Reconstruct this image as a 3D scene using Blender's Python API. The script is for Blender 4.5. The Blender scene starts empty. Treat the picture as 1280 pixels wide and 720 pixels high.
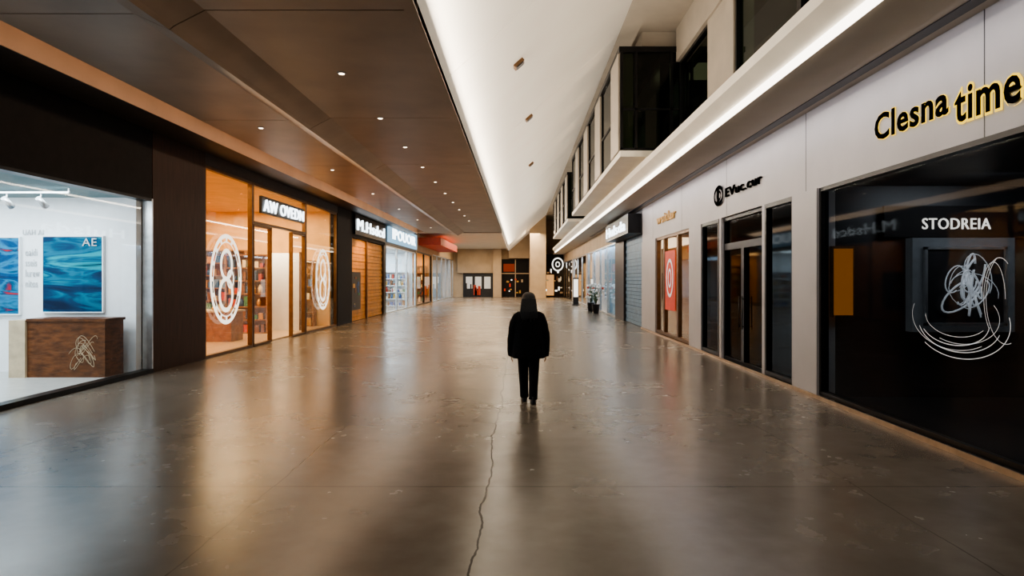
import bpy, bmesh, math, random
from mathutils import Vector, Matrix
random.seed(7)
scene = bpy.context.scene
col = scene.collection
try: scene.view_settings.look='AgX - Medium High Contrast'
except Exception as ex: print(ex)

# ------------------------------------------------------------------ materials
MATS = {}
def nodes_of(name):
    m = bpy.data.materials.new(name); m.use_nodes = True
    nt = m.node_tree; nt.nodes.clear()
    out = nt.nodes.new('ShaderNodeOutputMaterial')
    return m, nt, out
def pmat(name, color, rough=0.5, metal=0.0, var=0.15, scale=6.0, bump=0.0, emit=None, estr=0.0, spec=0.5, stretch=(1,1,1)):
    if name in MATS: return MATS[name]
    m, nt, out = nodes_of(name)
    b = nt.nodes.new('ShaderNodeBsdfPrincipled')
    tc = nt.nodes.new('ShaderNodeTexCoord'); mp = nt.nodes.new('ShaderNodeMapping')
    mp.inputs['Scale'].default_value = stretch
    nz = nt.nodes.new('ShaderNodeTexNoise'); nz.inputs['Scale'].default_value = scale; nz.inputs['Detail'].default_value = 5
    nt.links.new(tc.outputs['Object'], mp.inputs['Vector']); nt.links.new(mp.outputs['Vector'], nz.inputs['Vector'])
    cr = nt.nodes.new('ShaderNodeValToRGB')
    c = Vector(color)
    lo = c*(1-var); hi = c*(1+var)
    cr.color_ramp.elements[0].position=0.3; cr.color_ramp.elements[1].position=0.7
    cr.color_ramp.elements[0].color = (*[max(0,x) for x in lo],1); cr.color_ramp.elements[1].color = (*[min(1,x) for x in hi],1)
    nt.links.new(nz.outputs['Fac'], cr.inputs['Fac']); nt.links.new(cr.outputs['Color'], b.inputs['Base Color'])
    b.inputs['Roughness'].default_value = rough; b.inputs['Metallic'].default_value = metal
    b.inputs['Specular IOR Level'].default_value = spec
    if bump>0:
        bp = nt.nodes.new('ShaderNodeBump'); bp.inputs['Strength'].default_value = bump; bp.inputs['Distance'].default_value=0.02
        nt.links.new(nz.outputs['Fac'], bp.inputs['Height']); nt.links.new(bp.outputs['Normal'], b.inputs['Normal'])
    if emit:
        b.inputs['Emission Color'].default_value = (*emit,1); b.inputs['Emission Strength'].default_value = estr
    nt.links.new(b.outputs[0], out.inputs['Surface'])
    MATS[name]=m
    return m
def glass(name, tint, rough=0.02, gl=1.0, r0=0.05):
    m, nt, out = nodes_of(name)
    t = nt.nodes.new('ShaderNodeBsdfTransparent'); t.inputs['Color'].default_value=(*tint,1)
    g = nt.nodes.new('ShaderNodeBsdfGlossy'); g.inputs['Roughness'].default_value=rough; g.inputs['Color'].default_value=(gl,gl,gl,1)
    f = nt.nodes.new('ShaderNodeLayerWeight'); f.inputs['Blend'].default_value=0.5
    p = nt.nodes.new('ShaderNodeMath'); p.operation='POWER'; p.inputs[1].default_value=4.5
    q = nt.nodes.new('ShaderNodeMath'); q.operation='MULTIPLY_ADD'; q.inputs[1].default_value=1-r0; q.inputs[2].default_value=r0
    nt.links.new(f.outputs['Facing'],p.inputs[0]); nt.links.new(p.outputs[0],q.inputs[0])
    mx = nt.nodes.new('ShaderNodeMixShader')
    nt.links.new(q.outputs[0], mx.inputs[0]); nt.links.new(t.outputs[0], mx.inputs[1]); nt.links.new(g.outputs[0], mx.inputs[2])
    nt.links.new(mx.outputs[0], out.inputs['Surface'])
    return m
def floor_mat():
    m, nt, out = nodes_of('polished_concrete')
    N = nt.nodes.new; L = nt.links.new
    b = N('ShaderNodeBsdfPrincipled'); geo = N('ShaderNodeNewGeometry')
    n1 = N('ShaderNodeTexNoise'); n1.inputs['Scale'].default_value=0.5; n1.inputs['Detail'].default_value=4; n1.inputs['Roughness'].default_value=0.5
    n2 = N('ShaderNodeTexNoise'); n2.inputs['Scale'].default_value=3.5; n2.inputs['Detail'].default_value=4; n2.inputs['Roughness'].default_value=0.5
    n3 = N('ShaderNodeTexNoise'); n3.inputs['Scale'].default_value=0.9; n3.inputs['Detail'].default_value=8; n3.inputs['Roughness'].default_value=0.6
    n4 = N('ShaderNodeTexNoise'); n4.inputs['Scale'].default_value=1.1; n4.inputs['Detail'].default_value=1
    for n in (n1,n2,n3,n4): L(geo.outputs['Position'], n.inputs['Vector'])
    mix = N('ShaderNodeMath'); mix.operation='MULTIPLY_ADD'; mix.inputs[1].default_value=0.35
    L(n2.outputs['Fac'], mix.inputs[0]); 
    h = N('ShaderNodeMath'); h.operation='MULTIPLY'; h.inputs[1].default_value=0.65; L(n1.outputs['Fac'],h.inputs[0]); L(h.outputs[0], mix.inputs[2])
    cr = N('ShaderNodeValToRGB'); e=cr.color_ramp.elements
    e[0].position=0.3; e[0].color=(0.115,0.098,0.080,1); e[1].position=0.7; e[1].color=(0.215,0.185,0.152,1)
    L(mix.outputs[0], cr.inputs['Fac'])
    sep = N('ShaderNodeSeparateXYZ'); L(geo.outputs['Position'], sep.inputs[0])
    def line(axis, spacing, offs, wob, width):
        a = N('ShaderNodeMath'); a.operation='MULTIPLY_ADD'; a.inputs[1].default_value=wob; L(n3.outputs['Fac'],a.inputs[0]); L(sep.outputs[axis],a.inputs[2])
        o = N('ShaderNodeMath'); o.operation='ADD'; o.inputs[1].default_value=offs-wob*0.5; L(a.outputs[0],o.inputs[0])
        p = N('ShaderNodeMath'); p.operation='PINGPONG'; p.inputs[1].default_value=spacing/2; L(o.outputs[0],p.inputs[0])
        c = N('ShaderNodeMath'); c.operation='LESS_THAN'; c.inputs[1].default_value=width; L(p.outputs[0],c.inputs[0])
        return c
    l1 = line('X', 5.2, 0.30, 0.24, 0.008); l2 = line('Y', 4.6, 3.5, 0.03, 0.012); l3=line('X',5.2,2.2,0.12,0.006)
    m2 = N('ShaderNodeMath'); m2.operation='MULTIPLY'; m2.inputs[1].default_value=0.5; L(l2.outputs[0],m2.inputs[0])
    mxx = N('ShaderNodeMath'); mxx.operation='MAXIMUM'; L(l1.outputs[0],mxx.inputs[0]); L(m2.outputs[0],mxx.inputs[1])
    m3 = N('ShaderNodeMath'); m3.operation='MULTIPLY'; m3.inputs[1].default_value=0.55; L(l3.outputs[0],m3.inputs[0])
    mxy = N('ShaderNodeMath'); mxy.operation='MAXIMUM'; L(mxx.outputs[0],mxy.inputs[0]); L(m3.outputs[0],mxy.inputs[1])
    sc = N('ShaderNodeMath'); sc.operation='MULTIPLY'; sc.inputs[1].default_value=0.85; L(mxy.outputs[0],sc.inputs[0])
    mc = N('ShaderNodeMixRGB'); mc.inputs[2].default_value=(0.015,0.011,0.008,1); L(sc.outputs[0],mc.inputs[0]); L(cr.outputs[0],mc.inputs[1])
    L(mc.outputs[0], b.inputs['Base Color'])
    sp = N('ShaderNodeMath'); sp.operation='MULTIPLY_ADD'; sp.inputs[1].default_value=-0.7; sp.inputs[2].default_value=0.7; L(sc.outputs[0],sp.inputs[0]); L(sp.outputs[0], b.inputs['Specular IOR Level'])
    mr = N('ShaderNodeMapRange'); mr.inputs[1].default_value=0.3; mr.inputs[2].default_value=0.7; mr.inputs[3].default_value=0.21; mr.inputs[4].default_value=0.30
    L(mix.outputs[0], mr.inputs[0]); L(mr.outputs[0], b.inputs['Roughness'])
    bp = N('ShaderNodeBump'); bp.inputs['Strength'].default_value=0.06; bp.inputs['Distance'].default_value=0.05
    L(n4.outputs['Fac'], bp.inputs['Height']); L(bp.outputs[0], b.inputs['Normal'])
    L(b.outputs[0], out.inputs['Surface'])
    return m
def emis(name, color, s):
    if name in MATS: return MATS[name]
    m, nt, out = nodes_of(name)
    e = nt.nodes.new('ShaderNodeEmission'); e.inputs[0].default_value=(*color,1); e.inputs[1].default_value=s
    nt.links.new(e.outputs[0], out.inputs['Surface']); MATS[name]=m; return m
def paint_mat(name, stops, scale, stretch, dist=1.5):
    m, nt, out = nodes_of(name)
    b = nt.nodes.new('ShaderNodeBsdfPrincipled'); tc = nt.nodes.new('ShaderNodeTexCoord'); mp=nt.nodes.new('ShaderNodeMapping'); mp.inputs['Scale'].default_value=stretch
    nz = nt.nodes.new('ShaderNodeTexNoise'); nz.inputs['Scale'].default_value=scale; nz.inputs['Detail'].default_value=4; nz.inputs['Distortion'].default_value=dist
    cr = nt.nodes.new('ShaderNodeValToRGB'); r=cr.color_ramp
    while len(r.elements)<len(stops): r.elements.new(0.5)
    for e,(p,c) in zip(r.elements,stops): e.position=p; e.color=(*c,1)
    nt.links.new(tc.outputs['Object'],mp.inputs['Vector']); nt.links.new(mp.outputs[0],nz.inputs['Vector']); nt.links.new(nz.outputs['Fac'],cr.inputs[0])
    nt.links.new(cr.outputs[0],b.inputs['Base Color']); b.inputs['Roughness'].default_value=0.6; b.inputs['Specular IOR Level'].default_value=.2
    nt.links.new(b.outputs[0],out.inputs['Surface']); return m

FLOOR=floor_mat()
BLACKW = pmat('black_cladding',(0.008,0.006,0.006),0.6,var=.3,spec=.25)
DBROWN = pmat('dark_wood_cladding',(0.05,0.022,0.012),0.5,var=.3,scale=3,stretch=(1,8,0.6),spec=.3)
CEILB = pmat('brown_ceiling_panel',(0.38,0.27,0.20),0.4,var=.12,scale=1.2)
COVE = pmat('cove_plaster',(0.6,0.42,0.3),0.5,var=.08,scale=1.2)
CEILD = pmat('dark_ceiling_border',(0.05,0.033,0.024),0.5,var=.2)
CREAM = pmat('cream_plaster',(0.80,0.75,0.66),0.6,var=.05,scale=1.5)
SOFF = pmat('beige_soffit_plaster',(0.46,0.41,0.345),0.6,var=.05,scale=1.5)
UPPER = pmat('upper_tan_plaster',(0.38,0.335,0.28),0.6,var=.08,scale=1.5)
STRETCH = pmat('ceiling_fabric_added_glow',(0.85,0.80,0.72),0.5,var=.03,scale=1.0,emit=(1,.9,.75),estr=.16)  # slight glow put into the fabric to brighten the slope; not a lamp
WHITEF = pmat('grey_white_fascia',(0.43,0.42,0.43),0.45,var=.06,scale=1.2)
BEIGE = pmat('beige_plaster',(0.48,0.36,0.24),0.7,var=.1,scale=1)
WHITE = pmat('white_paint',(0.82,0.85,0.88),0.6,var=.03)
SHOPFL = pmat('shop_floor_light',(0.45,0.46,0.45),0.3,var=.1)
TEAL = pmat('teal_ceiling',(0.10,0.19,0.21),0.6,var=.1)
FRAME = pmat('black_metal_frame',(0.012,0.012,0.013),0.35,0.5,var=.2)
BRONZE = pmat('bronze_frame',(0.16,0.09,0.045),0.4,0.6,var=.2)
GOLDW = pmat('amber_wall',(0.78,0.50,0.22),0.5,var=.12,scale=2)
ORANGE = pmat('orange_shutter',(0.72,0.32,0.07),0.5,var=.15,scale=3)
WOOD = pmat('desk_wood',(0.11,0.040,0.014),0.4,var=.5,scale=6,stretch=(1,1,3),spec=.25)
DESKC = pmat('desk_cream',(0.50,0.40,0.27),0.5)
SLATE = pmat('slate_blue_shutter',(0.14,0.25,0.36),0.45,0.2,var=.15,scale=3)
DARKI = pmat('dark_interior',(0.02,0.02,0.023),0.4,var=.2)
SILV = pmat('silver_metal',(0.6,0.62,0.64),0.3,0.8)
LETW = emis('white_lit_letters',(0.85,0.95,1.0),4.0)
LETW2 = emis('soft_lit_letters',(1,0.95,0.85),1.8)
LETB = pmat('black_letters',(0.003,0.003,0.003),1.0,spec=0.0)
LETG = emis('gold_halo',(1.0,0.66,0.08),1.5)
LETGB = pmat('bronze_letters',(0.4,0.22,0.06),0.5,0.2,emit=(1,.6,.2),estr=.15)  # faint glow added so the gold letters look less dim
DECAL = emis('white_decal',(1.0,0.9,0.75),1.8)
DECALD = pmat('white_vinyl',(0.75,0.77,0.8),0.5,emit=(0.8,0.85,0.9),estr=0.25)
LEDW = emis('led_warm_strip',(1.0,0.68,0.45),8.0)
LEDN = emis('led_neutral_strip',(1.0,0.90,0.76),5.0)
LAMP = emis('downlight_lens',(1.0,0.8,0.6),6)
G_CLEAR = glass('clear_glass',(0.95,0.97,0.97),r0=.03)
G_WARM = glass('warm_glass',(0.95,0.9,0.8),r0=.03)
G_DARK = glass('tinted_glass',(0.5,0.53,0.56), rough=0.03, gl=0.2)
G_BLACK = glass('black_glass',(0.04,0.04,0.04), rough=0.05, gl=0.25)
G_GREEN = glass('green_glass',(0.16,0.21,0.15), rough=0.03, gl=0.5)
RED = pmat('red_paint',(0.6,0.06,0.03),0.5,emit=(0.8,0.08,0.03),estr=0.12)
AWN = pmat('red_awning_fabric',(0.45,0.06,0.03),0.6,emit=(0.8,0.1,0.03),estr=0.03)  # faint emission added to brighten the red; the awning is no lamp

# ------------------------------------------------------------------ mesh builder
class MB:
    def __init__(s,name,parent=None):
        s.name=name; s.bm=bmesh.new(); s.mats=[]; s.parent=parent
    def mi(s,m):
        if m not in s.mats: s.mats.append(m)
        return s.mats.index(m)
    def box(s,x0,x1,y0,y1,z0,z1,m):
        i=s.mi(m); x0,x1=sorted((x0,x1)); y0,y1=sorted((y0,y1)); z0,z1=sorted((z0,z1))
        v=[s.bm.verts.new(p) for p in [(x0,y0,z0),(x1,y0,z0),(x1,y1,z0),(x0,y1,z0),(x0,y0,z1),(x1,y0,z1),(x1,y1,z1),(x0,y1,z1)]]
        for f in [(0,3,2,1),(4,5,6,7),(0,1,5,4),(1,2,6,5),(2,3,7,6),(3,0,4,7)]:
            s.bm.faces.new([v[k] for k in f]).material_index=i
        return s
    def quad(s,ps,m):
        i=s.mi(m); s.bm.faces.new([s.bm.verts.new(p) for p in ps]).material_index=i; return s
    def prism(s,prof,y0,y1,m,):
        i=s.mi(m); a=[s.bm.verts.new((x,y0,z)) for x,z in prof]; b=[s.bm.verts.new((x,y1,z)) for x,z in prof]
        n=len(prof)
        s.bm.faces.new(a).material_index=i; s.bm.faces.new(b[::-1]).material_index=i
        for k in range(n): s.bm.faces.new([a[(k+1)%n],a[k],b[k],b[(k+1)%n]]).material_index=i
        return s
    def tube(s,pts,radii,m,n=12,sq=(1,1),cap=True,closed=False):
        i=s.mi(m); rings=[]; P=[Vector(p) for p in pts]; N=len(P); up0=None
        for k,p in enumerate(P):
            if closed: d=P[(k+1)%N]-P[k-1]
            else: d=(P[min(k+1,N-1)]-P[max(k-1,0)])
            d.normalize()
            ref=Vector((0,1,0)) if abs(d.y)<0.9 else Vector((1,0,0))
            if up0 is not None: ref=up0
            a=(ref-d*ref.dot(d)); a.normalize(); up0=a; b=d.cross(a)
            r=radii[k] if hasattr(radii,'__len__') else radii
            rings.append([s.bm.verts.new(p+(a*math.cos(t)*sq[0]+b*math.sin(t)*sq[1])*r) for t in [2*math.pi*j/n for j in range(n)]])
        for k in range(N if closed else N-1):
            r0=rings[k]; r1=rings[(k+1)%N]
            for j in range(n):
                f=s.bm.faces.new([r0[j],r0[(j+1)%n],r1[(j+1)%n],r1[j]]); f.material_index=i; f.smooth=True
        if cap and not closed:
            s.bm.faces.new(rings[0][::-1]).material_index=i; s.bm.faces.new(rings[-1]).material_index=i
        return s
    def loft(s,rings,m,n=28,pw=2.0):
        i=s.mi(m); R=[]
        for z,hx,hy,cx,cy in rings:
            ring=[]
            for j in range(n):
                t=2*math.pi*j/n; c=math.cos(t); q=math.sin(t)
                ring.append(s.bm.verts.new((cx+hx*math.copysign(abs(c)**(2/pw),c),cy+hy*math.copysign(abs(q)**(2/pw),q),z)))
            R.append(ring)
        for a,b in zip(R,R[1:]):
            for j in range(n):
                f=s.bm.faces.new([a[j],a[(j+1)%n],b[(j+1)%n],b[j]]); f.material_index=i; f.smooth=True
        s.bm.faces.new(R[0][::-1]).material_index=i; s.bm.faces.new(R[-1]).material_index=i
        return s
    def ell(s,c,r,m,seg=20,rg=14):
        i=s.mi(m); g=bmesh.ops.create_uvsphere(s.bm,u_segments=seg,v_segments=rg,radius=1.0)
        for v in g['verts']:
            v.co=Vector((c[0]+v.co.x*r[0],c[1]+v.co.y*r[1],c[2]+v.co.z*r[2]))
            for f in v.link_faces: f.material_index=i; f.smooth=True
        return s
    def annulus(s,o,ax,cu,cv,ru,rv,w,m,n=48,a0=0,a1=2*math.pi,dep=0.01):
        i=s.mi(m); o=Vector(o); ax=Vector(ax); up=Vector((0,0,1)); nn=ax.cross(up)
        full=abs(a1-a0-2*math.pi)<1e-6; cnt=n if full else n+1
        A=[];B=[]
        for j in range(cnt):
            t=a0+(a1-a0)*j/n
            A.append(s.bm.verts.new(o+ax*(cu+ru*math.cos(t))+up*(cv+rv*math.sin(t))+nn*dep))
            B.append(s.bm.verts.new(o+ax*(cu+(ru-w)*math.cos(t))+up*(cv+(rv-w)*math.sin(t))+nn*dep))
        for j in range(n):
            k=(j+1)%cnt
            s.bm.faces.new([A[j],A[k],B[k],B[j]]).material_index=i
        return s
    def done(s,bevel=0.0,remesh=0.0,smooth=0):
        me=bpy.data.meshes.new(s.name)
        if remesh: bmesh.ops.recalc_face_normals(s.bm,faces=s.bm.faces[:])
        s.bm.to_mesh(me); s.bm.free()
        for m in s.mats: me.materials.append(m)
        o=bpy.data.objects.new(s.name,me); col.objects.link(o)
        if s.parent: o.parent=s.parent
        if bevel>0:
            b=o.modifiers.new('bevel','BEVEL'); b.width=bevel; b.segments=2; b.limit_method='ANGLE'
        if remesh>0:
            r=o.modifiers.new('remesh','REMESH'); r.mode='VOXEL'; r.voxel_size=remesh; r.use_smooth_shade=True
            if smooth:
                sm=o.modifiers.new('smooth','SMOOTH'); sm.iterations=smooth; sm.factor=0.6
        return o
def empty(name,loc=(0,0,0)):
    e=bpy.data.objects.new(name,None); e.location=loc; e.empty_display_size=0.2; col.objects.link(e); return e
def text(name,body,o,ax,w,h,mat,depth=0.02,offset=0.0,parent=None,pad=0.0,shear=0.0):
    cu=bpy.data.curves.new(name+'_c','FONT'); cu.body=body; cu.size=1; cu.extrude=0.02; cu.offset=offset; cu.shear=shear; cu.resolution_u=3
    cu.space_character=1.08
    t=bpy.data.objects.new('tmp',cu); col.objects.link(t)
    dg=bpy.context.evaluated_depsgraph_get(); me=bpy.data.meshes.new_from_object(t.evaluated_get(dg))
    bpy.data.objects.remove(t)
    xs=[v.co.x for v in me.vertices]; ys=[v.co.y for v in me.vertices]
    x0,x1,y0,y1=min(xs),max(xs),min(ys),max(ys)
    o=Vector(o); ax=Vector(ax); up=Vector((0,0,1)); n=ax.cross(up)
    w2=w+2*pad; h2=h+2*pad
    for v in me.vertices:
        u=(v.co.x-x0)/(x1-x0)*w2-pad; q=(v.co.y-y0)/(y1-y0)*h2-pad; d=(v.co.z/0.02)*depth/2+depth/2
        v.co=o+ax*u+up*q+n*d
    me.materials.clear(); me.materials.append(mat)
    ob=bpy.data.objects.new(name,me); col.objects.link(ob)
    if parent: ob.parent=parent
    return ob
PX=(0,1,0); NX=(0,-1,0); FX=(1,0,0)

def area(name,loc,size,power,color,rot=(0,0,0),spread=None):
    l=bpy.data.lights.new(name,'AREA'); l.shape='RECTANGLE'; l.size=size[0]; l.size_y=size[1]; l.energy=power; l.color=color
    if spread: l.spread=spread
    o=bpy.data.objects.new(name,l); o.location=loc; o.rotation_euler=rot; col.objects.link(o); return o
def spot(name,loc,power,color,ang=1.6,parent=None):
    l=bpy.data.lights.new(name,'SPOT'); l.energy=power; l.color=color; l.spot_size=ang; l.spot_blend=0.8; l.shadow_soft_size=0.08
    o=bpy.data.objects.new(name,l); o.location=loc; col.objects.link(o)
    if parent: o.parent=parent
    return o

XL=-7.3; XR=4.65; YE=70.0
# ------------------------------------------------------------------ floor and shell
MB('floor').box(-14,12,-4,YE+4,-0.2,0,FLOOR).done()
MB('wall_back').box(-14,12,-4.2,-4,0,9,DARKI).done()

w=MB('wall_left')
w.box(XL-.2,XL,-4,12.7,3.45,4.8,BLACKW)
w.box(XL-.2,XL,-4,3.8,0,3.45,BLACKW)
w.box(XL-.2,XL,12.72,14.85,0,4.8,DBROWN)
w.box(XL-.2,XL,14.85,25.6,4.52,4.8,CEILD)
w.box(XL-.2,XL,25.6,27.8,0,4.8,BLACKW)
w.box(XL-.2,XL,27.8,34.6,3.7,4.8,BLACKW)
w.box(XL-.25,XL,34.3,34.9,0,4.8,DARKI)
w.box(XL-.2,XL,34.9,44.9,3.75,5.2,DARKI)
w.box(XL-.2,XL,44.9,45.4,0,5.2,BEIGE)
w.box(XL-.2,XL,45.4,53,3.9,5.2,BEIGE)
w.box(XL-.2,XL,53,53.5,0,5.2,BEIGE)
w.box(XL-.2,XL,53.5,YE,4.0,5.2,BEIGE)
w.done()

# ---- gallery shop
g=MB('wall_gallery')
g.box(-13,XL-.2,12.5,12.68,0,3.5,WHITE)
g.box(-13.1,-13,3.6,12.68,0,3.5,WHITE)
g.box(-13,XL-.2,3.5,3.6,0,3.5,WHITE)
g.done()
MB('ceiling_gallery').box(-13,XL-.2,3.6,12.5,3.45,3.55,TEAL).done()
MB('floor_gallery').box(-13,XL-.2,3.6,12.5,0.0,0.05,SHOPFL).done()
f=MB('window_1')
f.quad([(XL-.1,3.8,.08),(XL-.1,12.7,.08),(XL-.1,12.7,3.45),(XL-.1,3.8,3.45)],G_CLEAR)
f.box(XL-.18,XL+.02,3.8,12.72,0,0.08,FRAME); f.box(XL-.18,XL+.01,12.68,12.72,0.08,3.45,SILV)
f.box(XL-.18,XL+.01,3.8,12.66,3.40,3.45,FRAME)
f.done()
BLUE=paint_mat('blue_abstract',[(0.30,(0.0,0.01,0.04)),(0.42,(0.0,0.035,0.10)),(0.49,(0.0,0.15,0.25)),(0.54,(0.0,0.05,0.13)),(0.63,(0.0,0.30,0.38)),(0.72,(0.0,0.02,0.05))],0.8,(0.6,1,3.4),1.6)
BLUER=paint_mat('blue_red_abstract',[(0.30,(0.0,0.01,0.05)),(0.46,(0.0,0.06,0.18)),(0.53,(0.01,0.20,0.38)),(0.60,(0.0,0.04,0.11)),(0.64,(0.35,0.01,0.02)),(0.8,(0.02,0.3,0.4))],1.2,(0.7,1,2.4),1.4)
def painting(x0,x1,z0,z1,m):
    p=MB('painting'); p.box(x0,x1,12.44,12.495,z0,z1,m)
    t=0.02
    for a in [(x0-t,x0,z0-t,z1+t),(x1,x1+t,z0-t,z1+t),(x0,x1,z0-t,z0),(x0,x1,z1,z1+t)]: p.box(a[0],a[1],12.43,12.495,a[2],a[3],WHITE)
    p.done()
painting(-9.27,-8.12,1.22,2.68,BLUE); painting(-11.0,-9.74,1.18,2.66,BLUER)
text('wall_lettering','UAH AI',(-9.7,12.49,2.72),FX,0.4,0.1,SILV,0.01)
text('wall_lettering','AE',(-8.5,12.43,2.5),FX,0.28,0.15,SILV,0.01)
text('wall_lettering','oaidi\nsseis\nlurew\nnitos',(-9.65,12.49,1.7),FX,0.28,0.75,SILV,0.005)
d=MB('reception_desk'); d.box(-9.05,-7.62,11.75,12.3,0.05,1.08,WOOD); d.box(-9.35,-9.05,11.7,12.32,0.05,1.10,DESKC); d.box(-9.05,-7.6,11.72,12.33,1.08,1.13,WOOD)
rnd=random.Random(11)
for k in range(12):
    ph=rnd.uniform(0,6); cx=-8.0+rnd.uniform(-.18,.15); cz=.52+rnd.uniform(-.2,.2)
    a=[(cx+.26*math.cos(t*1.1+ph)*(.4+.1*t),11.745,cz+.2*math.sin(t*1.7+ph*2)*(.5+.1*t)) for t in [j*0.25 for j in range(15)]]
    d.tube(a,0.0045,DESKC,n=5)
d.done()
tr=MB('track_light_rail'); tr.box(-10.6,-7.9,11.2,11.24,3.36,3.39,SILV)
for x in (-10.2,-9.6,-9.0,-8.4):
    tr.tube([(x,11.22,3.37),(x,11.22,3.24)],0.012,SILV,n=8); tr.tube([(x,11.15,3.27),(x+.02,11.32,3.13)],[0.045,0.055],SILV,n=12)
tr.box(-10.6,-10.58,11.21,11.23,3.38,3.46,SILV); tr.box(-7.92,-7.9,11.21,11.23,3.38,3.46,SILV)
tr.done()
area('gallery_ceiling_lamp',(-9.6,8.5,3.4),(3.5,7),430,(0.86,0.95,1.0))
area('gallery_wall_lamp',(-9.6,10.9,3.38),(4.5,0.5),60,(0.92,0.97,1.0),rot=(math.radians(35),0,0))

# ---- boutique 14.85-25.6
g=MB('wall_boutique')
g.box(-14,XL-.2,25.2,25.35,0,4.52,GOLDW); g.box(-14.1,-14,14.86,25.35,0,4.52,GOLDW); g.box(-14,XL-.2,14.86,14.95,0,4.52,GOLDW)
g.done()
MB('ceiling_boutique').box(-14,XL-.2,14.95,25.2,4.52,4.6,GOLDW).done()
MB('floor_boutique').box(-14,XL-.2,14.95,25.2,0,0.04,pmat('boutique_floor',(0.5,0.36,0.22),0.3)).done()
f=MB('window_2')
def bay_glass(f,x,y0,y1,z0,z1,gm,fm,t=0.05,tr=None,dep=0.12):
    f.quad([(x,y0+t,z0+t),(x,y1-t,z0+t),(x,y1-t,z1-t),(x,y0+t,z1-t)],gm)
    f.box(x-dep/2,x+dep/2,y0,y0+t,z0,z1,fm); f.box(x-dep/2,x+dep/2,y1-t,y1,z0,z1,fm)
    f.box(x-dep/2,x+dep/2,y0+t,y1-t,z0,z0+t,fm); f.box(x-dep/2,x+dep/2,y0+t,y1-t,z1-t,z1,fm)
    if tr: f.box(x-dep/2,x+dep/2,y0+t,y1-t,tr,tr+t,fm)
bay_glass(f,XL-.08,14.86,17.55,0,4.52,G_WARM,BRONZE,.07)
bay_glass(f,XL-.08,17.55,21.9,3.4,4.52,G_WARM,BRONZE,.07)
bay_glass(f,XL-.08,21.9,25.6,0,4.52,G_WARM,BRONZE,.07)
f.done()
dr=MB('door_1'); bay_glass(dr,XL-.08,17.6,18.9,0.02,3.38,G_WARM,BRONZE,.05); bay_glass(dr,XL-.08,20.6,21.85,0.02,3.38,G_WARM,BRONZE,.05); dr.done()
sg=MB('storefront_sign'); sg.box(XL,XL+.08,17.9,21.4,3.72,4.2,DARKI); sg=sg.done()
text('letters','AW OVEDN',(XL+.08,18.0,3.78),PX,3.3,0.34,LETW,0.04,0.0,parent=sg)
def ring_graphic(y,n0=0):
    r=MB('round_window_graphic')
    o=(XL+0.0,y,1.86)
    r.annulus(o,PX,0,0,.86,1.12,.10,DECAL); r.annulus(o,PX,0,0,.70,.94,.03,DECAL)
    r.annulus(o,PX,0.0,.36,.34,.40,.10,DECAL); r.annulus(o,PX,-.02,-.38,.40,.44,.11,DECAL); r.annulus(o,PX,0.22,.0,.20,.24,.06,DECAL)
    for k in range(16):
        t=k*math.pi/8; r.annulus(o,PX,.73*math.cos(t),.98*math.sin(t),.045,.055,.04,DECAL,n=10)
    r.done()
ring_graphic(15.9); ring_graphic(23.7)
def shelf(name,x0,x1,y0,y1,h,rows,fm,palette,seed,back='x',z0=0.04):
    rnd=random.Random(seed); s=MB(name); t=.04
    s.box(x0,x0+t,y0,y1,z0,h,fm); s.box(x1-t,x1,y0,y1,z0,h,fm); s.box(x0,x1,y1-.02,y1,z0,h,fm)
    for k in range(rows+1):
        z=z0+(h-z0-t)*k/rows; s.box(x0+t,x1-t,y0,y1-.02,z,z+t,fm)
        if k<rows:
            sp=(h-z0-t)/rows-t; x=x0+t+.05
            while x<x1-t-.16:
                wd=rnd.uniform(.07,.18); hh=rnd.uniform(.35,.85)*sp; mm=rnd.choice(palette)
                if rnd.random()<.4: s.tube([(x+wd/2,y0+.12,z+t),(x+wd/2,y0+.12,z+t+hh*.6),(x+wd/2,y0+.12,z+t+hh)],[wd*.5,wd*.5,wd*.2],mm,n=10)
                else: s.box(x,x+wd,y0+.04,y0+.22,z+t,z+t+hh,mm)
                x+=wd+rnd.uniform(.03,.1)
    return s.done()
PAL=[pmat('product_red',(.5,.06,.03)),pmat('product_green',(.05,.2,.12)),pmat('product_cream',(.8,.7,.5)),pmat('product_brown',(.2,.08,.03)),pmat('product_blue',(.05,.12,.3)),pmat('product_gold',(.7,.4,.1),.3,.6)]
DWOOD=pmat('display_wood',(.28,.13,.05),.4,var=.3)
shelf('display_shelf',-9.9,-8.5,21.5,21.9,2.7,6,DWOOD,PAL,1)
shelf('display_shelf',-12.4,-10.6,24.7,25.15,3.0,6,DWOOD,PAL,2)
shelf('display_shelf',-9.6,-8.0,24.75,25.15,2.6,5,DWOOD,PAL,5)
shelf('display_shelf',-13.6,-12.0,20.0,20.4,2.4,5,DWOOD,PAL,8)
p=MB('lit_display_panel'); p.box(-8.95,-7.9,22.9,23.0,0.04,2.8,WHITE); p.box(-9.0,-8.95,22.88,23.02,0.04,2.85,BRONZE); p.box(-7.9,-7.85,22.88,23.02,0.04,2.85,BRONZE); p.done()
c=MB('display_counter'); c.box(-9.8,-8.4,18.6,19.4,0.04,0.9,DWOOD); c.box(-9.85,-8.35,18.55,19.45,0.9,0.95,DESKC)
c.box(-9.8,-8.4,18.62,18.64,0.95,1.2,G_CLEAR)
for k in range(5): c.ell((-9.6+k*.26,18.95,1.0),(.05,.05,.05),PAL[5],10,6)
c.done()
area('boutique_lamp',(-9.8,20.0,4.45),(4.5,9),850,(1.0,0.72,0.40))
area('boutique_display_lamp',(-8.5,22.3,3.6),(1,.5),60,(1.0,0.85,0.6),rot=(math.radians(25),0,0))

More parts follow.
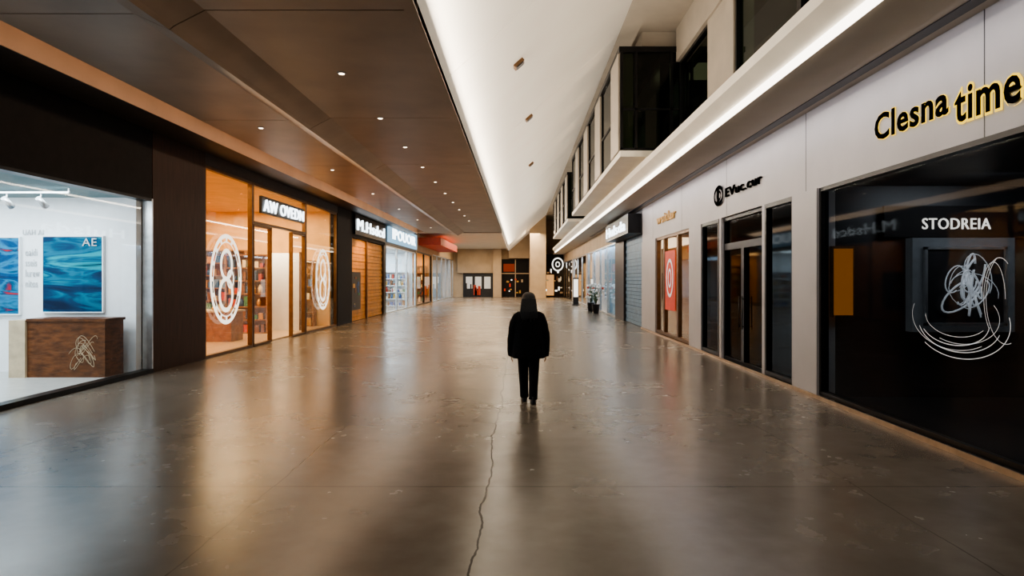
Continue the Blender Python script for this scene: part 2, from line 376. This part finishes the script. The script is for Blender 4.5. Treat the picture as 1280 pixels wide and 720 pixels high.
# ---- orange shutter
o3=MB('roller_shutter')
for k in range(22): o3.box(XL-.16,XL-.10-.02*(k%2),27.81,34.29,0.02+k*.167,0.02+(k+1)*.167-.01,ORANGE)
o3.box(XL-.10,XL-.02,30.6,30.75,0,3.69,BRONZE); o3.box(XL-.10,XL-.02,27.81,27.9,0,3.69,BRONZE)
o3.done()
sg=MB('storefront_sign'); sg.box(XL,XL+.1,28.0,34.2,3.85,4.75,FRAME); sg=sg.done()
text('letters','M.Hsdcd',(XL+.1,28.3,4.05),PX,5.6,0.5,LETW,0.05,0.0,parent=sg)
po=MB('shutter_poster'); po.box(XL-.09,XL-.07,28.1,29.6,.5,2.2,DARKI)
rnd=random.Random(2)
for k in range(10):
    y=rnd.uniform(28.2,29.2); z=rnd.uniform(.6,1.9); po.box(XL-.07,XL-.062,y,y+rnd.uniform(.1,.35),z,z+rnd.uniform(.08,.25),rnd.choice(PAL))
po.done()
area('shutter_wash_lamp',(-6.7,31,4.6),(6,.15),160,(1.0,0.6,0.25),rot=(0,math.radians(-25),math.radians(90)))

# ---- bright white shop
g=MB('wall_white_shop'); g.box(-12,XL-.2,44.6,44.7,0,3.75,WHITE); g.box(-12.1,-12,34.9,44.7,0,3.75,WHITE); g.box(-12,XL-.25,34.7,34.8,0,3.75,WHITE); g.done()
MB('ceiling_white_shop').box(-12,XL-.2,34.9,44.6,3.75,3.85,WHITE).done()
f=MB('window_3'); 
for a,b in [(34.9,38.2),(38.2,41.5),(41.5,44.9)]: bay_glass(f,XL-.08,a,b,0,3.75,G_CLEAR,SILV,.06)
f.done()
sg=MB('storefront_sign'); sg.box(XL,XL+.12,35.2,44.6,3.95,4.95,emis('lightbox_face',(0.35,0.6,0.8),1.2)); sg=sg.done()
text('letters','IPOUOIR',(XL+.12,36,4.15),PX,7.8,0.6,LETW,0.05,0.01,parent=sg)
shelf('display_shelf',-9.4,-7.8,44.1,44.5,2.4,5,WHITE,PAL,3)
area('white_shop_lamp',(-9.5,39.8,3.7),(3.5,8.5),850,(0.72,0.90,1.0))
# ---- amber shop
g=MB('wall_amber_shop'); g.box(-12,XL-.2,52.8,52.9,0,3.9,GOLDW); g.box(-12.1,-12,45.4,52.9,0,3.9,GOLDW); g.done()
MB('ceiling_amber_shop').box(-12,XL-.2,45.3,52.8,3.9,4,GOLDW).done()
f=MB('window_4')
for a,b in [(45.4,49),(49,53)]: bay_glass(f,XL-.08,a,b,0,3.9,G_WARM,FRAME,.1)
f.done()
shelf('display_shelf',-9.3,-7.7,52.2,52.7,3.0,5,DWOOD,PAL,4)
MB('red_awning').prism([(XL+.005,4.9),(XL+.005,4.35),(XL+1.6,4.35),(XL+1.6,4.9)],46,58,AWN).done()
area('amber_shop_lamp',(-9.5,49,3.85),(3,6),750,(1.0,0.6,0.25))
# ---- blue glass shop
g=MB('wall_blue_shop'); g.box(-12,XL-.2,69.6,69.8,0,4,WHITE); g.box(-12.1,-12,53,69.8,0,4,WHITE); g.done()
f=MB('window_5')
for k in range(5): bay_glass(f,XL-.08,53.5+k*3.3,53.5+(k+1)*3.3,0,4,G_CLEAR,SILV,.06)
f.done()
area('blue_shop_lamp',(-9.5,61,3.9),(3,12),600,(0.5,0.75,1.0))

# ------------------------------------------------------------------ ceilings
c=MB('ceiling')
YS=[-4,2.4,7.2,12.0,16.8,21.6,26.4,31.2,36.0,40.8]
Y1=YS[-1]
c.box(-7.5,-6.55,-4,Y1,4.8,5.0,CEILD)
c.box(-6.55,-6.53,-4,Y1,4.8,5.12,COVE)
c.box(-6.55,-6.0,-4,Y1,5.12,5.2,CEILB)
c.box(-7.5,-1.16,-4,Y1,5.2,5.3,CEILD)
for a,b in zip(YS,YS[1:]):
    a+=.02
    c.box(-6.0,-4.35,a,b,4.84,5.0,CEILB)
    c.prism([(-4.35,4.84),(-3.95,4.66),(-3.9,4.70),(-3.55,4.88),(-3.55,5.0),(-4.35,5.0)],a,b,CEILB)
    c.box(-3.55,-1.16,a,b,4.88,5.0,CEILB)
c.box(-1.30,-1.16,-4,Y1,4.86,5.3,CEILB)
c.done()
MB('led_cove_strip').box(-6.03,-6.0,-4,Y1-.1,5.02,5.06,LEDW).done()
c=MB('ceiling_far'); c.box(-12,-1.3,Y1,YE,5.2,5.35,CREAM); c.box(-7.3,-1.16,Y1,Y1+.2,4.84,5.3,CEILB); c.box(-1.5,-1.16,Y1,YE,5.1,8.9,CREAM); c.done()
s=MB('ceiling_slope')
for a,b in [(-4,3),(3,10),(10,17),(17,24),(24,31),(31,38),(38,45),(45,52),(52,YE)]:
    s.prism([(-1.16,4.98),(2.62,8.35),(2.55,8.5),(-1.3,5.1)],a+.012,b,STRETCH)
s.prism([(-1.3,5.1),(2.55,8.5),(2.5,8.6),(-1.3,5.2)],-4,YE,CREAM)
s.done()
MB('ceiling_upper').box(2.55,12,-4,YE,8.35,8.5,UPPER).done()
def fixture(y,fr,name='ceiling_speaker'):
    x=-1.16+3.78*fr; z=4.98+3.37*fr
    k=MB(name); 
    ang=math.atan2(3.37,3.78); 
    M=Matrix.Translation((x,y,z-.03)) @ Matrix.Rotation(-ang,4,'Y')
    k.box(-.11,.11,-.11,.11,-.04,.03,BRONZE); k.box(-.08,.08,-.08,.08,-.055,-.04,DARKI)
    ob=k.done(); ob.data.transform(M)
fixture(12.2,.30); fixture(17.2,.37); fixture(25,.42)
def dl(x,y,z,pw=0,colr=(1,.75,.5)):
    k=MB('downlight'); k.tube([(x,y,z+.01),(x,y,z-.012)],0.065,WHITEF,n=20); k.tube([(x,y,z-.006),(x,y,z-.016)],0.042,LAMP,n=20); o=k.done()
    if pw: spot('lamp',(x,y,z-.05),pw,colr,parent=o)
for k in range(10): dl(-2.62,9.4+k*2.6,4.88,55 if k%2==0 else 0)
for k in range(6): dl(-5.1,12.6+k*4.8,4.84,55 if k%2==1 else 0)

# ------------------------------------------------------------------ right side
r=MB('wall_right')
r.box(XR,XR+.2,-4,24.3,3.27,4.55,WHITEF)
r.box(XR,XR+.2,-4,1.5,0,3.27,WHITEF)
r.box(XR-.04,XR+.25,9.95,10.85,0,3.27,WHITEF)
r.box(XR-.03,XR+.22,16.35,17.5,0,3.27,WHITEF)
r.box(XR-.03,XR+.22,21.9,24.3,0,3.27,WHITEF)
r.box(XR,XR+.2,24.3,31.2,3.63,4.55,DARKI)
r.box(XR,XR+.2,31.2,YE,3.7,4.55,BEIGE)
r.box(XR,XR+.2,44,45,0,3.7,WHITEF); r.box(XR,XR+.2,56,57,0,3.7,WHITEF)
for y in (2,6.4,10.4,14.4,18.4,22.4): r.box(XR-.003,XR,y,y+.012,3.27,4.55,DARKI)
r.done()
MB('baseboard_right').box(XR-.07,XR-.045,1.5,24.3,0,0.06,pmat('base_trim',(.42,.3,.2),.35,.4)).done()
u=MB('ceiling_soffit')
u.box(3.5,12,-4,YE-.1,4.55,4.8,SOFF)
u.prism([(3.5,4.55),(3.5,4.95),(3.22,4.95),(3.22,4.80)],-4,YE-7,CREAM)
u.done()
MB('led_edge_strip').prism([(3.50,4.535),(3.42,4.607),(3.40,4.587),(3.475,4.52)],-4,YE-7,LEDN).done()
sl=MB('soffit_slot'); sl.box(4.35,4.5,-4,40,4.535,4.549,DARKI); sl.done()
g=MB('wall_black_shop'); g.box(XR+.26,10,9.96,10.05,0,3.5,DARKI); g.box(10,10.1,0,10,0,3.5,DARKI); g.box(XR+.2,10,1.4,1.5,0,3.5,DARKI); g.done()
MB('ceiling_black_shop').box(XR+.2,10,1.5,9.9,3.3,3.4,DARKI).done()
MB('floor_black_shop').box(XR+.2,10,1.5,9.9,0,0.03,DARKI).done()
f=MB('window_6'); bay_glass(f,XR+.06,1.5,9.95,0.06,3.27,G_DARK,FRAME,.06); f.done()
dp=MB('shop_display_screen')
dp.box(5.95,7.5,9.7,9.88,1.05,2.48,pmat('screen_surround',(.13,.14,.15),.4,emit=(.5,.55,.6),estr=.05))
dp.box(6.15,7.3,9.66,9.7,1.2,2.3,DARKI)
for a in [(6.1,6.14,1.15,2.34),(7.30,7.34,1.15,2.34),(6.1,7.34,1.15,1.19),(6.1,7.34,2.30,2.34)]: dp.box(a[0],a[1],9.63,9.68,a[2],a[3],SILV)
rnd=random.Random(3)
for k in range(16):
    cx=6.72+rnd.uniform(-.2,.2); cz=1.75+rnd.uniform(-.15,.15); ru=rnd.uniform(.12,.34); rv=rnd.uniform(.15,.38); ph=rnd.uniform(0,6)
    dp.tube([(cx+ru*math.cos(t+ph)*math.cos(.6*k)-rv*.3*math.sin(t),9.62-.01*(k%4),cz+rv*math.sin(t+.5*k)) for t in [j*.3 for j in range(17)]],rnd.uniform(.005,.016),DECALD,n=6)
dp.done()
sg=MB('storefront_sign'); sg.box(5.6,8.2,9.84,9.9,2.5,2.98,BLACKW); sg=sg.done()
text('letters','STODREIA',(6.18,9.84,2.62),FX,1.05,0.17,LETW2,0.02,0.0,parent=sg)
am=MB('lit_alcove'); am.box(4.80,5.10,9.8,9.89,1.3,2.32,emis('amber_panel',(1,.36,.07),.32)); am.box(4.78,5.12,9.79,9.895,2.32,2.36,BRONZE); am.box(4.78,4.80,9.79,9.895,1.27,2.32,BRONZE); am.box(5.10,5.12,9.79,9.895,1.27,2.32,BRONZE); am.done()
sw=MB('window_swirl_graphic')
for k in range(6):
    ru=.50+.05*k; rv=.22+.035*k; cy=6.85+.05*math.sin(k*2); cz=1.42+.03*math.cos(k*3)
    a0=[3.1,3.6,4.2,3.4,2.8,3.9][k]
    sw.annulus((XR+.02,cy,cz),NX,0,0,ru,rv,.006+.003*(k%2),DECALD,n=60,a0=a0,a1=a0+2.6,dep=.012)
for k in range(3):
    sw.annulus((XR+.02,6.30-.08*k,1.66),NX,0,0,.16+.05*k,.36+.04*k,.006,DECALD,n=40,a0=k,a1=k+3,dep=.012)
sw.done()
area('black_shop_lamp',(6.8,8.6,3.25),(1.5,.5),30,(.9,.95,1),rot=(math.radians(30),0,0))

sg=empty('storefront_sign',(XR,7,3.7))
def child(o,p): o.parent=p; o.matrix_parent_inverse=Matrix.Translation(-Vector(p.location))
for bd,y0,wd,z0,h,off in [('Clesna',8.36,1.44,3.64,.34,.026),('time',6.82,.90,3.50,.36,.02)]:
    child(text('halo',bd,(XR-.005,y0,z0),NX,wd,h,LETG,0.01,off+(.008 if bd=='Clesna' else .032),pad=.008 if bd=='Clesna' else .026),sg)
    child(text('letters',bd,(XR-.016,y0,z0),NX,wd,h,LETB,0.004,off),sg)
sg=MB('storefront_sign')
sg.annulus((XR,14.9,3.80),NX,0,0,.36,.24,.09,LETB,dep=.03); sg.annulus((XR,14.9,3.80),NX,.02,0,.17,.12,.05,LETB,dep=.03); sg.box(XR-.03,XR,14.95,15.02,3.62,3.98,LETB); sg=sg.done()
text('letters','EVuc.cur',(XR-.01,14.4,3.70),NX,2.15,.2,LETB,.03,.01,parent=sg)
text('storefront_sign','wsitlar',(XR-.01,21.6,3.7),NX,2.6,.3,LETGB,.04,.01)
f=MB('window_7'); bay_glass(f,XR+.05,10.86,12.15,0.06,3.27,G_BLACK,FRAME,.08); bay_glass(f,XR+.05,14.95,16.35,0.06,3.27,G_BLACK,FRAME,.08); f.box(XR,XR+.1,12.15,12.3,0,3.27,WHITEF); f.box(XR,XR+.1,14.8,14.95,0,3.27,WHITEF); f.done()
f=MB('door_2'); bay_glass(f,XR+.12,12.3,14.8,2.6,3.26,G_BLACK,FRAME,.07); bay_glass(f,XR+.12,12.3,13.55,0.02,2.6,G_BLACK,FRAME,.08); bay_glass(f,XR+.12,13.55,14.8,0.02,2.6,G_BLACK,FRAME,.08)
for y in (13.45,13.65):
    f.tube([(XR+.02,y,.8),(XR+.02,y,1.5)],.012,FRAME,n=8); f.box(XR+.02,XR+.08,y-.01,y+.01,.85,.87,FRAME); f.box(XR+.02,XR+.08,y-.01,y+.01,1.43,1.45,FRAME)
f.done()
MB('wall_dark_shop').box(XR+.9,XR+1.0,10.1,16.4,0,3.5,DARKI).done()
g=MB('wall_warm_shop'); g.box(XR+1.2,XR+1.3,17,22.2,0,3.4,pmat('tan_wall',(.35,.2,.1),.6)); g.box(XR+.25,XR+1.2,21.95,22.05,0,3.4,pmat('tan_wall2',(.35,.2,.1),.6)); g.done()
f=MB('window_8'); bay_glass(f,XR+.08,17.5,19.0,0.06,3.27,G_WARM,BRONZE,.09); bay_glass(f,XR+.08,19.0,20.8,0.06,3.27,G_WARM,BRONZE,.09); bay_glass(f,XR+.08,20.8,21.9,0.06,3.27,G_WARM,BRONZE,.09); f.done()
po=MB('red_poster'); po.box(XR,XR+.018,19.2,20.5,.9,2.75,RED); po.annulus((XR,19.85,1.9),NX,0,0,.45,.6,.1,DECALD,dep=.01); po.annulus((XR,19.85,1.9),NX,0,0,.22,.3,.08,DECALD,dep=.01); po.done()
area('warm_shop_lamp',(XR+.7,19.7,3.25),(.8,4),40,(1,.7,.4))
o3=MB('metal_shutter')
for k in range(24): o3.box(XR+.08+.02*(k%2),XR+.16,24.31,28.59,0.02+k*.15,.02+(k+1)*.15-.01,SLATE)
o3.done()
MB('wall_pier').box(XR-.02,XR+.2,28.6,31.2,0,3.6,DARKI).done()
sg=MB('storefront_sign'); sg.box(XR-.5,XR,24.6,31,3.65,4.4,FRAME); sg=sg.done()
text('letters','Hulsda',(XR-.5,30.6,3.8),NX,5.4,.42,LETW,.04,.0,parent=sg)
f=MB('window_9')
for k in range(4): bay_glass(f,XR+.08,31.2+k*3.2,31.2+(k+1)*3.2,0,3.7,G_CLEAR,SILV,.08)
f.done()
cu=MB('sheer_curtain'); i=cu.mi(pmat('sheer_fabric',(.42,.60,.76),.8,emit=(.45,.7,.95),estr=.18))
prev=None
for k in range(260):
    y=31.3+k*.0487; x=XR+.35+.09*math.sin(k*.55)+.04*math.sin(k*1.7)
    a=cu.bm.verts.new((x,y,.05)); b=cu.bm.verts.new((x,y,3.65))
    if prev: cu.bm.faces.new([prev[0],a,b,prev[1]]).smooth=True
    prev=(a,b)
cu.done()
area('curtain_shop_lamp',(XR+.22,37.6,3.6),(.15,12),110,(.65,.83,1))
f=MB('window_10')
for k in range(3): bay_glass(f,XR+.08,45+k*3.66,45+(k+1)*3.66,0,3.7,G_CLEAR,SILV,.08)
for k in range(4): bay_glass(f,XR+.08,57+k*3.2,57+(k+1)*3.2,0,3.7,G_WARM,FRAME,.08)
f.done()
g=MB('wall_far_shop'); g.box(XR+2,XR+2.1,44,YE,0,3.7,BEIGE); g.done()
area('far_shop_lamp',(XR+1,50,3.6),(1.5,10),350,(.8,.9,1)); area('far_shop_lamp',(XR+1,63,3.6),(1.5,10),350,(1,.75,.45))

# ---- upper storey right
w=MB('wall_upper_right')
XU=4.2
w.box(XU+2.4,XU+2.5,-4,YE,4.8,8.35,pmat('upper_dim_wall',(.12,.13,.11),.7))
for a,b in [(12.3,14.0),(6.2,6.8),(1,1.6)]: w.box(XU-.1,XU+.3,a,b,4.8,8.35,UPPER)
w.box(XU-.15,XU+.3,-4,16.6,7.5,8.35,UPPER)
w.box(XU-.05,XU+.1,-4,16.6,4.8,5.1,UPPER)
w.box(3.2,XU+.3,9.0,9.3,7.2,8.35,UPPER)
w.done()
f=MB('window_11')
for a,b in [(-4,1),(1.6,6.2),(6.8,9.5),(9.5,12.3),(14.0,16.6)]: bay_glass(f,XU,a,b,5.1,7.5,G_GREEN,FRAME,.07)
f.done()
def bay(name,x0,x1,y0,y1,z0,z1,n):
    b=MB(name)
    b.box(x0,x1,y0,y1,z0-.16,z0,CREAM); b.box(x0-.03,x1,y0-.03,y1,z1,z1+.14,FRAME)
    b.box(x0+1.2,x1,y0+.8,y1,z0,z1,DARKI)
    t=.07
    b.quad([(x0+t,y0+.03,z0),(x1-t,y0+.03,z0),(x1-t,y0+.03,z1),(x0+t,y0+.03,z1)],G_GREEN)
    for x in (x0,x1-t,x0+.38,x0+1.3): b.box(x,x+t,y0,y0+t,z0,z1,FRAME)
    b.box(x0,x1,y0,y0+t,z0,z0+t,FRAME); b.box(x0,x1,y0,y0+t,z0+1.05,z0+1.1,FRAME)
    L=(y1-y0)/n
    for k in range(n):
        a=y0+k*L
        b.box(x0-.04,x0+.35,a+.1,a+L*.38,z0,z1-.02*k,UPPER)
        b.quad([(x0+.03,a+L*.38,z0),(x0+.03,a+L,z0),(x0+.03,a+L,z1),(x0+.03,a+L*.38,z1)],G_GREEN)
        b.box(x0,x0+t,a+L*.38,a+L*.38+t,z0,z1,FRAME); b.box(x0,x0+t,a+L-t,a+L,z0,z1,FRAME); b.box(x0,x0+t,a+L*.38,a+L,z0+1.05,z0+1.1,FRAME)
    b.box(x1,x1+.1,y0+.5,y1,z0,8.3,DARKI)
    b.done()
bay('bay_window',2.6,4.4,16.6,32,5.2,7.75,4)
bay('bay_window',2.6,4.4,35,50,5.2,7.6,4)
MB('wall_bay_base').box(3.3,4.4,16.6,50,4.8,5.04,CREAM).done()
MB('wall_bay_top').box(3.2,4.5,16.8,50,7.9,8.35,UPPER).done()
area('upper_floor_lamp',(5.3,7,8.2),(1.5,14),90,(.85,1,.75))
area('bay_interior_lamp',(3.2,18,7.7),(.8,1.5),6,(1,.85,.6))

# ------------------------------------------------------------------ end wall
e=MB('wall_end'); e.box(-12,10,YE,YE+.3,0,9,BEIGE)
e.box(-6.8,-2.2,YE-.5,YE,2.6,6.2,BEIGE); e.box(-2.9,-2.0,YE-1,YE,0,6.2,BEIGE)
e.box(1.0,2.6,YE-6,YE,0,8.3,BEIGE); e.box(-1.2,1.2,YE-1,YE,4.2,8.3,BEIGE)
e.done()
f=MB('window_12'); rnd=random.Random(9)
f.box(-6.2,-2.9,YE-.2,YE-.02,0,2.6,DARKI)
for x in (-5.9,-4.9,-3.9): f.box(x,x+.7,YE-.25,YE-.2,.9,2.2,WHITE)
for k in range(8):
    x=rnd.uniform(-6,-3.2); f.box(x,x+rnd.uniform(.1,.3),YE-.3,YE-.25,.2,rnd.uniform(.6,1.6),rnd.choice([DARKI,PAL[3],PAL[0]]))
f.box(-2.0,1.0,YE-.3,YE-.02,0,4.1,BLACKW); f.box(-.55,-.45,YE-.36,YE-.3,0,4.1,BEIGE); f.box(-2,1,YE-.36,YE-.3,2.5,2.6,BEIGE)
f.box(2.6,4.6,YE-2,YE-.02,0,4.6,BLACKW)
f.box(2.8,3.6,YE-2.03,YE-2,.2,2.4,emis('amber_shop_pane',(1,.5,.18),.8))
for k in range(14):
    x=rnd.uniform(2.7,4.3); z=rnd.uniform(.4,2.8); f.box(x,x+rnd.uniform(.1,.35),YE-2.06,YE-2,z,z+rnd.uniform(.1,.5),rnd.choice([LETW2,BEIGE,WHITE,PAL[3]]))
for k in range(12):
    x=rnd.uniform(-1.9,.7); z=rnd.uniform(.3,1.9); f.box(x,x+rnd.uniform(.08,.3),YE-.42,YE-.36,z,z+rnd.uniform(.1,.4),rnd.choice([LETW2,BEIGE,RED,PAL[5]]))  # added bits, some glowing, to enliven the dark opening
f.box(-1.8,-.6,YE-.33,YE-.3,2.75,3.6,emis('added_red_glow',(1,.16,.05),.25))  # invented red glow in the dark opening, not a real sign
f.done()
rg=MB('round_wall_sign'); rg.annulus((4.0,YE-2.1,3.5),FX,0,0,.62,.72,.13,LETW2); rg.annulus((4.0,YE-2.1,3.5),FX,0,0,.25,.3,.1,LETW2); rg.tube([(4.0,YE-2.02,3.5),(4.0,YE-2.08,3.5)],.7,BLACKW,n=24); rg.done()
area('end_hall_lamp',(-3.5,58,5.1),(5,18),1150,(1,.76,.5))
area('end_hall_lamp',(1.0,62,6.5),(2,5),550,(1,.82,.58))

rnd=random.Random(4)
def flowers(x,y):
    f=MB('flower_arrangement'); f.loft([(0,.16,.16,x,y),(.5,.22,.22,x,y),(.52,.24,.24,x,y)],DARKI,n=16)
    gm=pmat('leaf_green',(.05,.1,.04),.6)
    for k in range(26):
        a=rnd.uniform(0,6.28); rr=rnd.uniform(.05,.45); h=rnd.uniform(.8,1.6)
        p=(x+rr*math.cos(a),y+rr*math.sin(a),h); f.tube([(x,y,.5),(x+rr*.4*math.cos(a),y+rr*.4*math.sin(a),.5+(h-.5)*.6),p],.012,gm,n=5)
        f.ell(p,(.075,.075,.06),WHITE if rnd.random()<.85 else PAL[0],8,6)
    f.done()
flowers(4.15,35); flowers(4.15,37.5)
st=MB('advertising_stand'); st.box(3.9,4.3,47,47.06,0,2.0,DARKI); st.box(3.94,4.26,46.98,47,.6,1.9,LETW2); st.box(3.8,4.4,46.85,47.2,0,.05,DARKI); st.done()

# ------------------------------------------------------------------ person
P=empty('person',(0.13,9.62,0))
COAT=pmat('black_coat_fabric',(0.006,0.006,0.008),0.85,var=.4,scale=20,bump=.3,spec=.2)
TROU=pmat('black_trousers',(0.006,0.006,0.008),0.85,var=.3,spec=.2)
HAIR=pmat('black_hair',(0.012,0.008,0.006),0.35,var=.6,scale=22,stretch=(6,6,.4),bump=.9,spec=.6)
SKIN=pmat('skin',(0.42,0.25,0.17),0.55,var=.06)
SHOE=pmat('black_shoe',(0.010,0.010,0.011),0.45)
b=MB('body',P)
b.ell((0,0.015,1.535),(.074,.092,.108),SKIN,24,18)
b.ell((0,.045,1.475),(.052,.058,.05),SKIN)
b.tube([(0,.108,1.555),(0,.122,1.53),(0,.112,1.515)],[.010,.017,.012],SKIN,n=10)
b.ell((0,.098,1.488),(.026,.010,.008),SKIN)
for sx in (-1,1):
    b.ell((sx*.076,.01,1.53),(.012,.022,.032),SKIN)
b.tube([(0,-.01,1.36),(0,-.005,1.42),(0,.0,1.48)],[.062,.055,.056],SKIN,n=16)
b.loft([(.86,.15,.10,0,0),(1.0,.13,.095,0,0),(1.12,.125,.09,0,0),(1.28,.165,.10,0,0),(1.36,.15,.09,0,0),(1.40,.07,.06,0,0)],SKIN)
for sx in (-1,1):
    b.tube([(sx*.15,0,1.34),(sx*.2,-.01,1.1),(sx*.245,.02,.9),(sx*.255,.05,.75)],[.05,.043,.036,.027],SKIN,n=12)
    fy=.12 if sx<0 else -.10
    b.tube([(sx*.075,0,.88),(sx*.072,fy*.35+.02,.5),(sx*.068,fy,.1)],[.078,.055,.036],SKIN,n=12)
b.done(remesh=.008,smooth=2)
ey=MB('eyes',P)
for sx in (-1,1): ey.ell((sx*.03,.092,1.54),(.012,.009,.008),WHITE,10,8); ey.ell((sx*.03,.1,1.54),(.005,.003,.005),BLACKW,8,6)
ey.done()
for sx in (-1,1):
    h=MB('hand',P)
    h.ell((sx*.256,.055,.705),(.018,.036,.045),SKIN)
    for k,(dy,ln) in enumerate([(.027,.070),(.010,.078),(-.007,.072),(-.023,.056)]):
        y=.055+dy
        h.tube([(sx*.256,y,.70),(sx*.257,y,.665),(sx*.252,y+.004,.665-ln*.45),(sx*.240,y+.006,.665-ln*.85)],[.0095,.009,.008,.006],SKIN,n=8)
    h.tube([(sx*.25,.075,.73),(sx*.243,.10,.70),(sx*.238,.108,.668)],[.012,.010,.007],SKIN,n=8)
    h.done(remesh=.004,smooth=1)
t=MB('trousers',P)
t.loft([(.80,.165,.12,0,0),(.9,.165,.12,0,0),(1.02,.15,.11,0,0)],TROU)
for sx in (-1,1):
    fy=.12 if sx<0 else -.10
    t.tube([(sx*.078,0,.9),(sx*.080,fy*.2+.01,.7),(sx*.078,fy*.45+.035,.48),(sx*.070,fy*.75,.25),(sx*.064,fy-.005,.06)],[.095,.090,.078,.068,.066],TROU,n=18)
t.done(remesh=.011,smooth=4)
s=MB('shoes',P)
for sx in (-1,1):
    fy=.12 if sx<0 else -.10; x=sx*.066
    s.loft([(0.0,.045,.13,x,fy+.05),(.02,.048,.135,x,fy+.05),(.05,.045,.12,x,fy+.045),(.08,.04,.075,x,fy+.005),(.11,.038,.05,x,fy-.02)],SHOE,n=20)
s.done(bevel=.004)
c=MB('coat',P)
c.loft([(.665,.235,.165,0,.0),(.70,.245,.172,0,0),(.82,.240,.17,0,0),(.95,.233,.165,0,0),(1.1,.222,.155,0,-.005),(1.20,.212,.148,0,-.01),(1.28,.192,.135,0,-.01),(1.34,.155,.115,0,-.01),(1.39,.115,.10,0,-.005),(1.44,.09,.09,0,0),(1.47,.085,.085,0,0)],COAT,n=36,pw=2.3)
for sx in (-1,1):
    c.tube([(sx*.12,0,1.325),(sx*.168,-.005,1.29),(sx*.207,-.01,1.19),(sx*.235,-.005,1.05),(sx*.253,.015,.9),(sx*.256,.045,.76),(sx*.256,.05,.69)],[.065,.076,.080,.075,.070,.060,.052],COAT,n=18)
co=c.done(remesh=.012,smooth=4)
tx=bpy.data.textures.new('folds','CLOUDS'); tx.noise_scale=.13
dm=co.modifiers.new('folds','DISPLACE'); dm.texture=tx; dm.strength=.022; dm.mid_level=.5
hr=MB('hair',P)
hr.loft([(1.27,.07,.03,0,-.125),(1.31,.110,.042,0,-.12),(1.37,.122,.06,0,-.10),(1.43,.112,.08,0,-.065),(1.50,.108,.10,0,-.035),(1.56,.108,.114,0,-.015),(1.61,.096,.102,0,-.005),(1.64,.073,.08,0,0),(1.658,.035,.04,0,0)],HAIR,n=30)
rnd=random.Random(6)
for k in range(22):
    x=-.115+.23*k/21; z=1.28-.03*math.cos(x*9)+rnd.uniform(-.04,.02)
    hr.tube([(x*.8,-.105,1.56),(x*.92,-.135,1.45),(x*1.02,-.155,1.37),(x+rnd.uniform(-.01,.01),-.16,z)],[.016,.018,.015,.004],HAIR,n=7)
hr.done(remesh=.006,smooth=1)

# ------------------------------------------------------------------ lights
def longy(o,d):
    z=-Vector(d).normalized(); y=Vector((0,1,0)); x=y.cross(z); o.rotation_euler=Matrix((x,y,z)).transposed().to_euler()
a=area('added_slope_light',(3.14,10,5.0),(.12,12),110,(1,.86,.68)); longy(a,(-.75,0,.66))  # added unseen light from the lip, brightens the ceiling slope
a=area('added_slope_light',(2.45,33,5.1),(.08,33),230,(1,.86,.68)); longy(a,(-.75,0,.66))  # added unseen light along the bay edge, aimed up at the slope
a=area('added_slope_light',(-.95,32,4.86),(.1,54),1250,(1,.89,.75)); longy(a,(.8,0,.6))  # added unseen light, hung free by the slab edge to whiten the slope
a=area('soffit_lamp',(4.1,16,4.5),(.15,22),75,(.97,.93,1)); longy(a,(.35,0,-1))
a=area('hall_lamp',(-4.9,25,4.62),(.5,30),200,(1,.72,.48)); longy(a,(0.3,0,-1))

wd=bpy.data.worlds.new('world'); scene.world=wd; wd.use_nodes=True
wd.node_tree.nodes['Background'].inputs[0].default_value=(.5,.42,.36,1); wd.node_tree.nodes['Background'].inputs[1].default_value=.02

# ------------------------------------------------------------------ camera
cd=bpy.data.cameras.new('camera'); cam=bpy.data.objects.new('camera',cd); col.objects.link(cam)
cam.location=(0,0,1.84); cam.rotation_euler=(math.radians(90),0,0)
cd.sensor_width=36; cd.lens=800/1280*36; cd.shift_x=-10/1280; cd.shift_y=-10/1280; cd.clip_end=300
scene.camera=cam
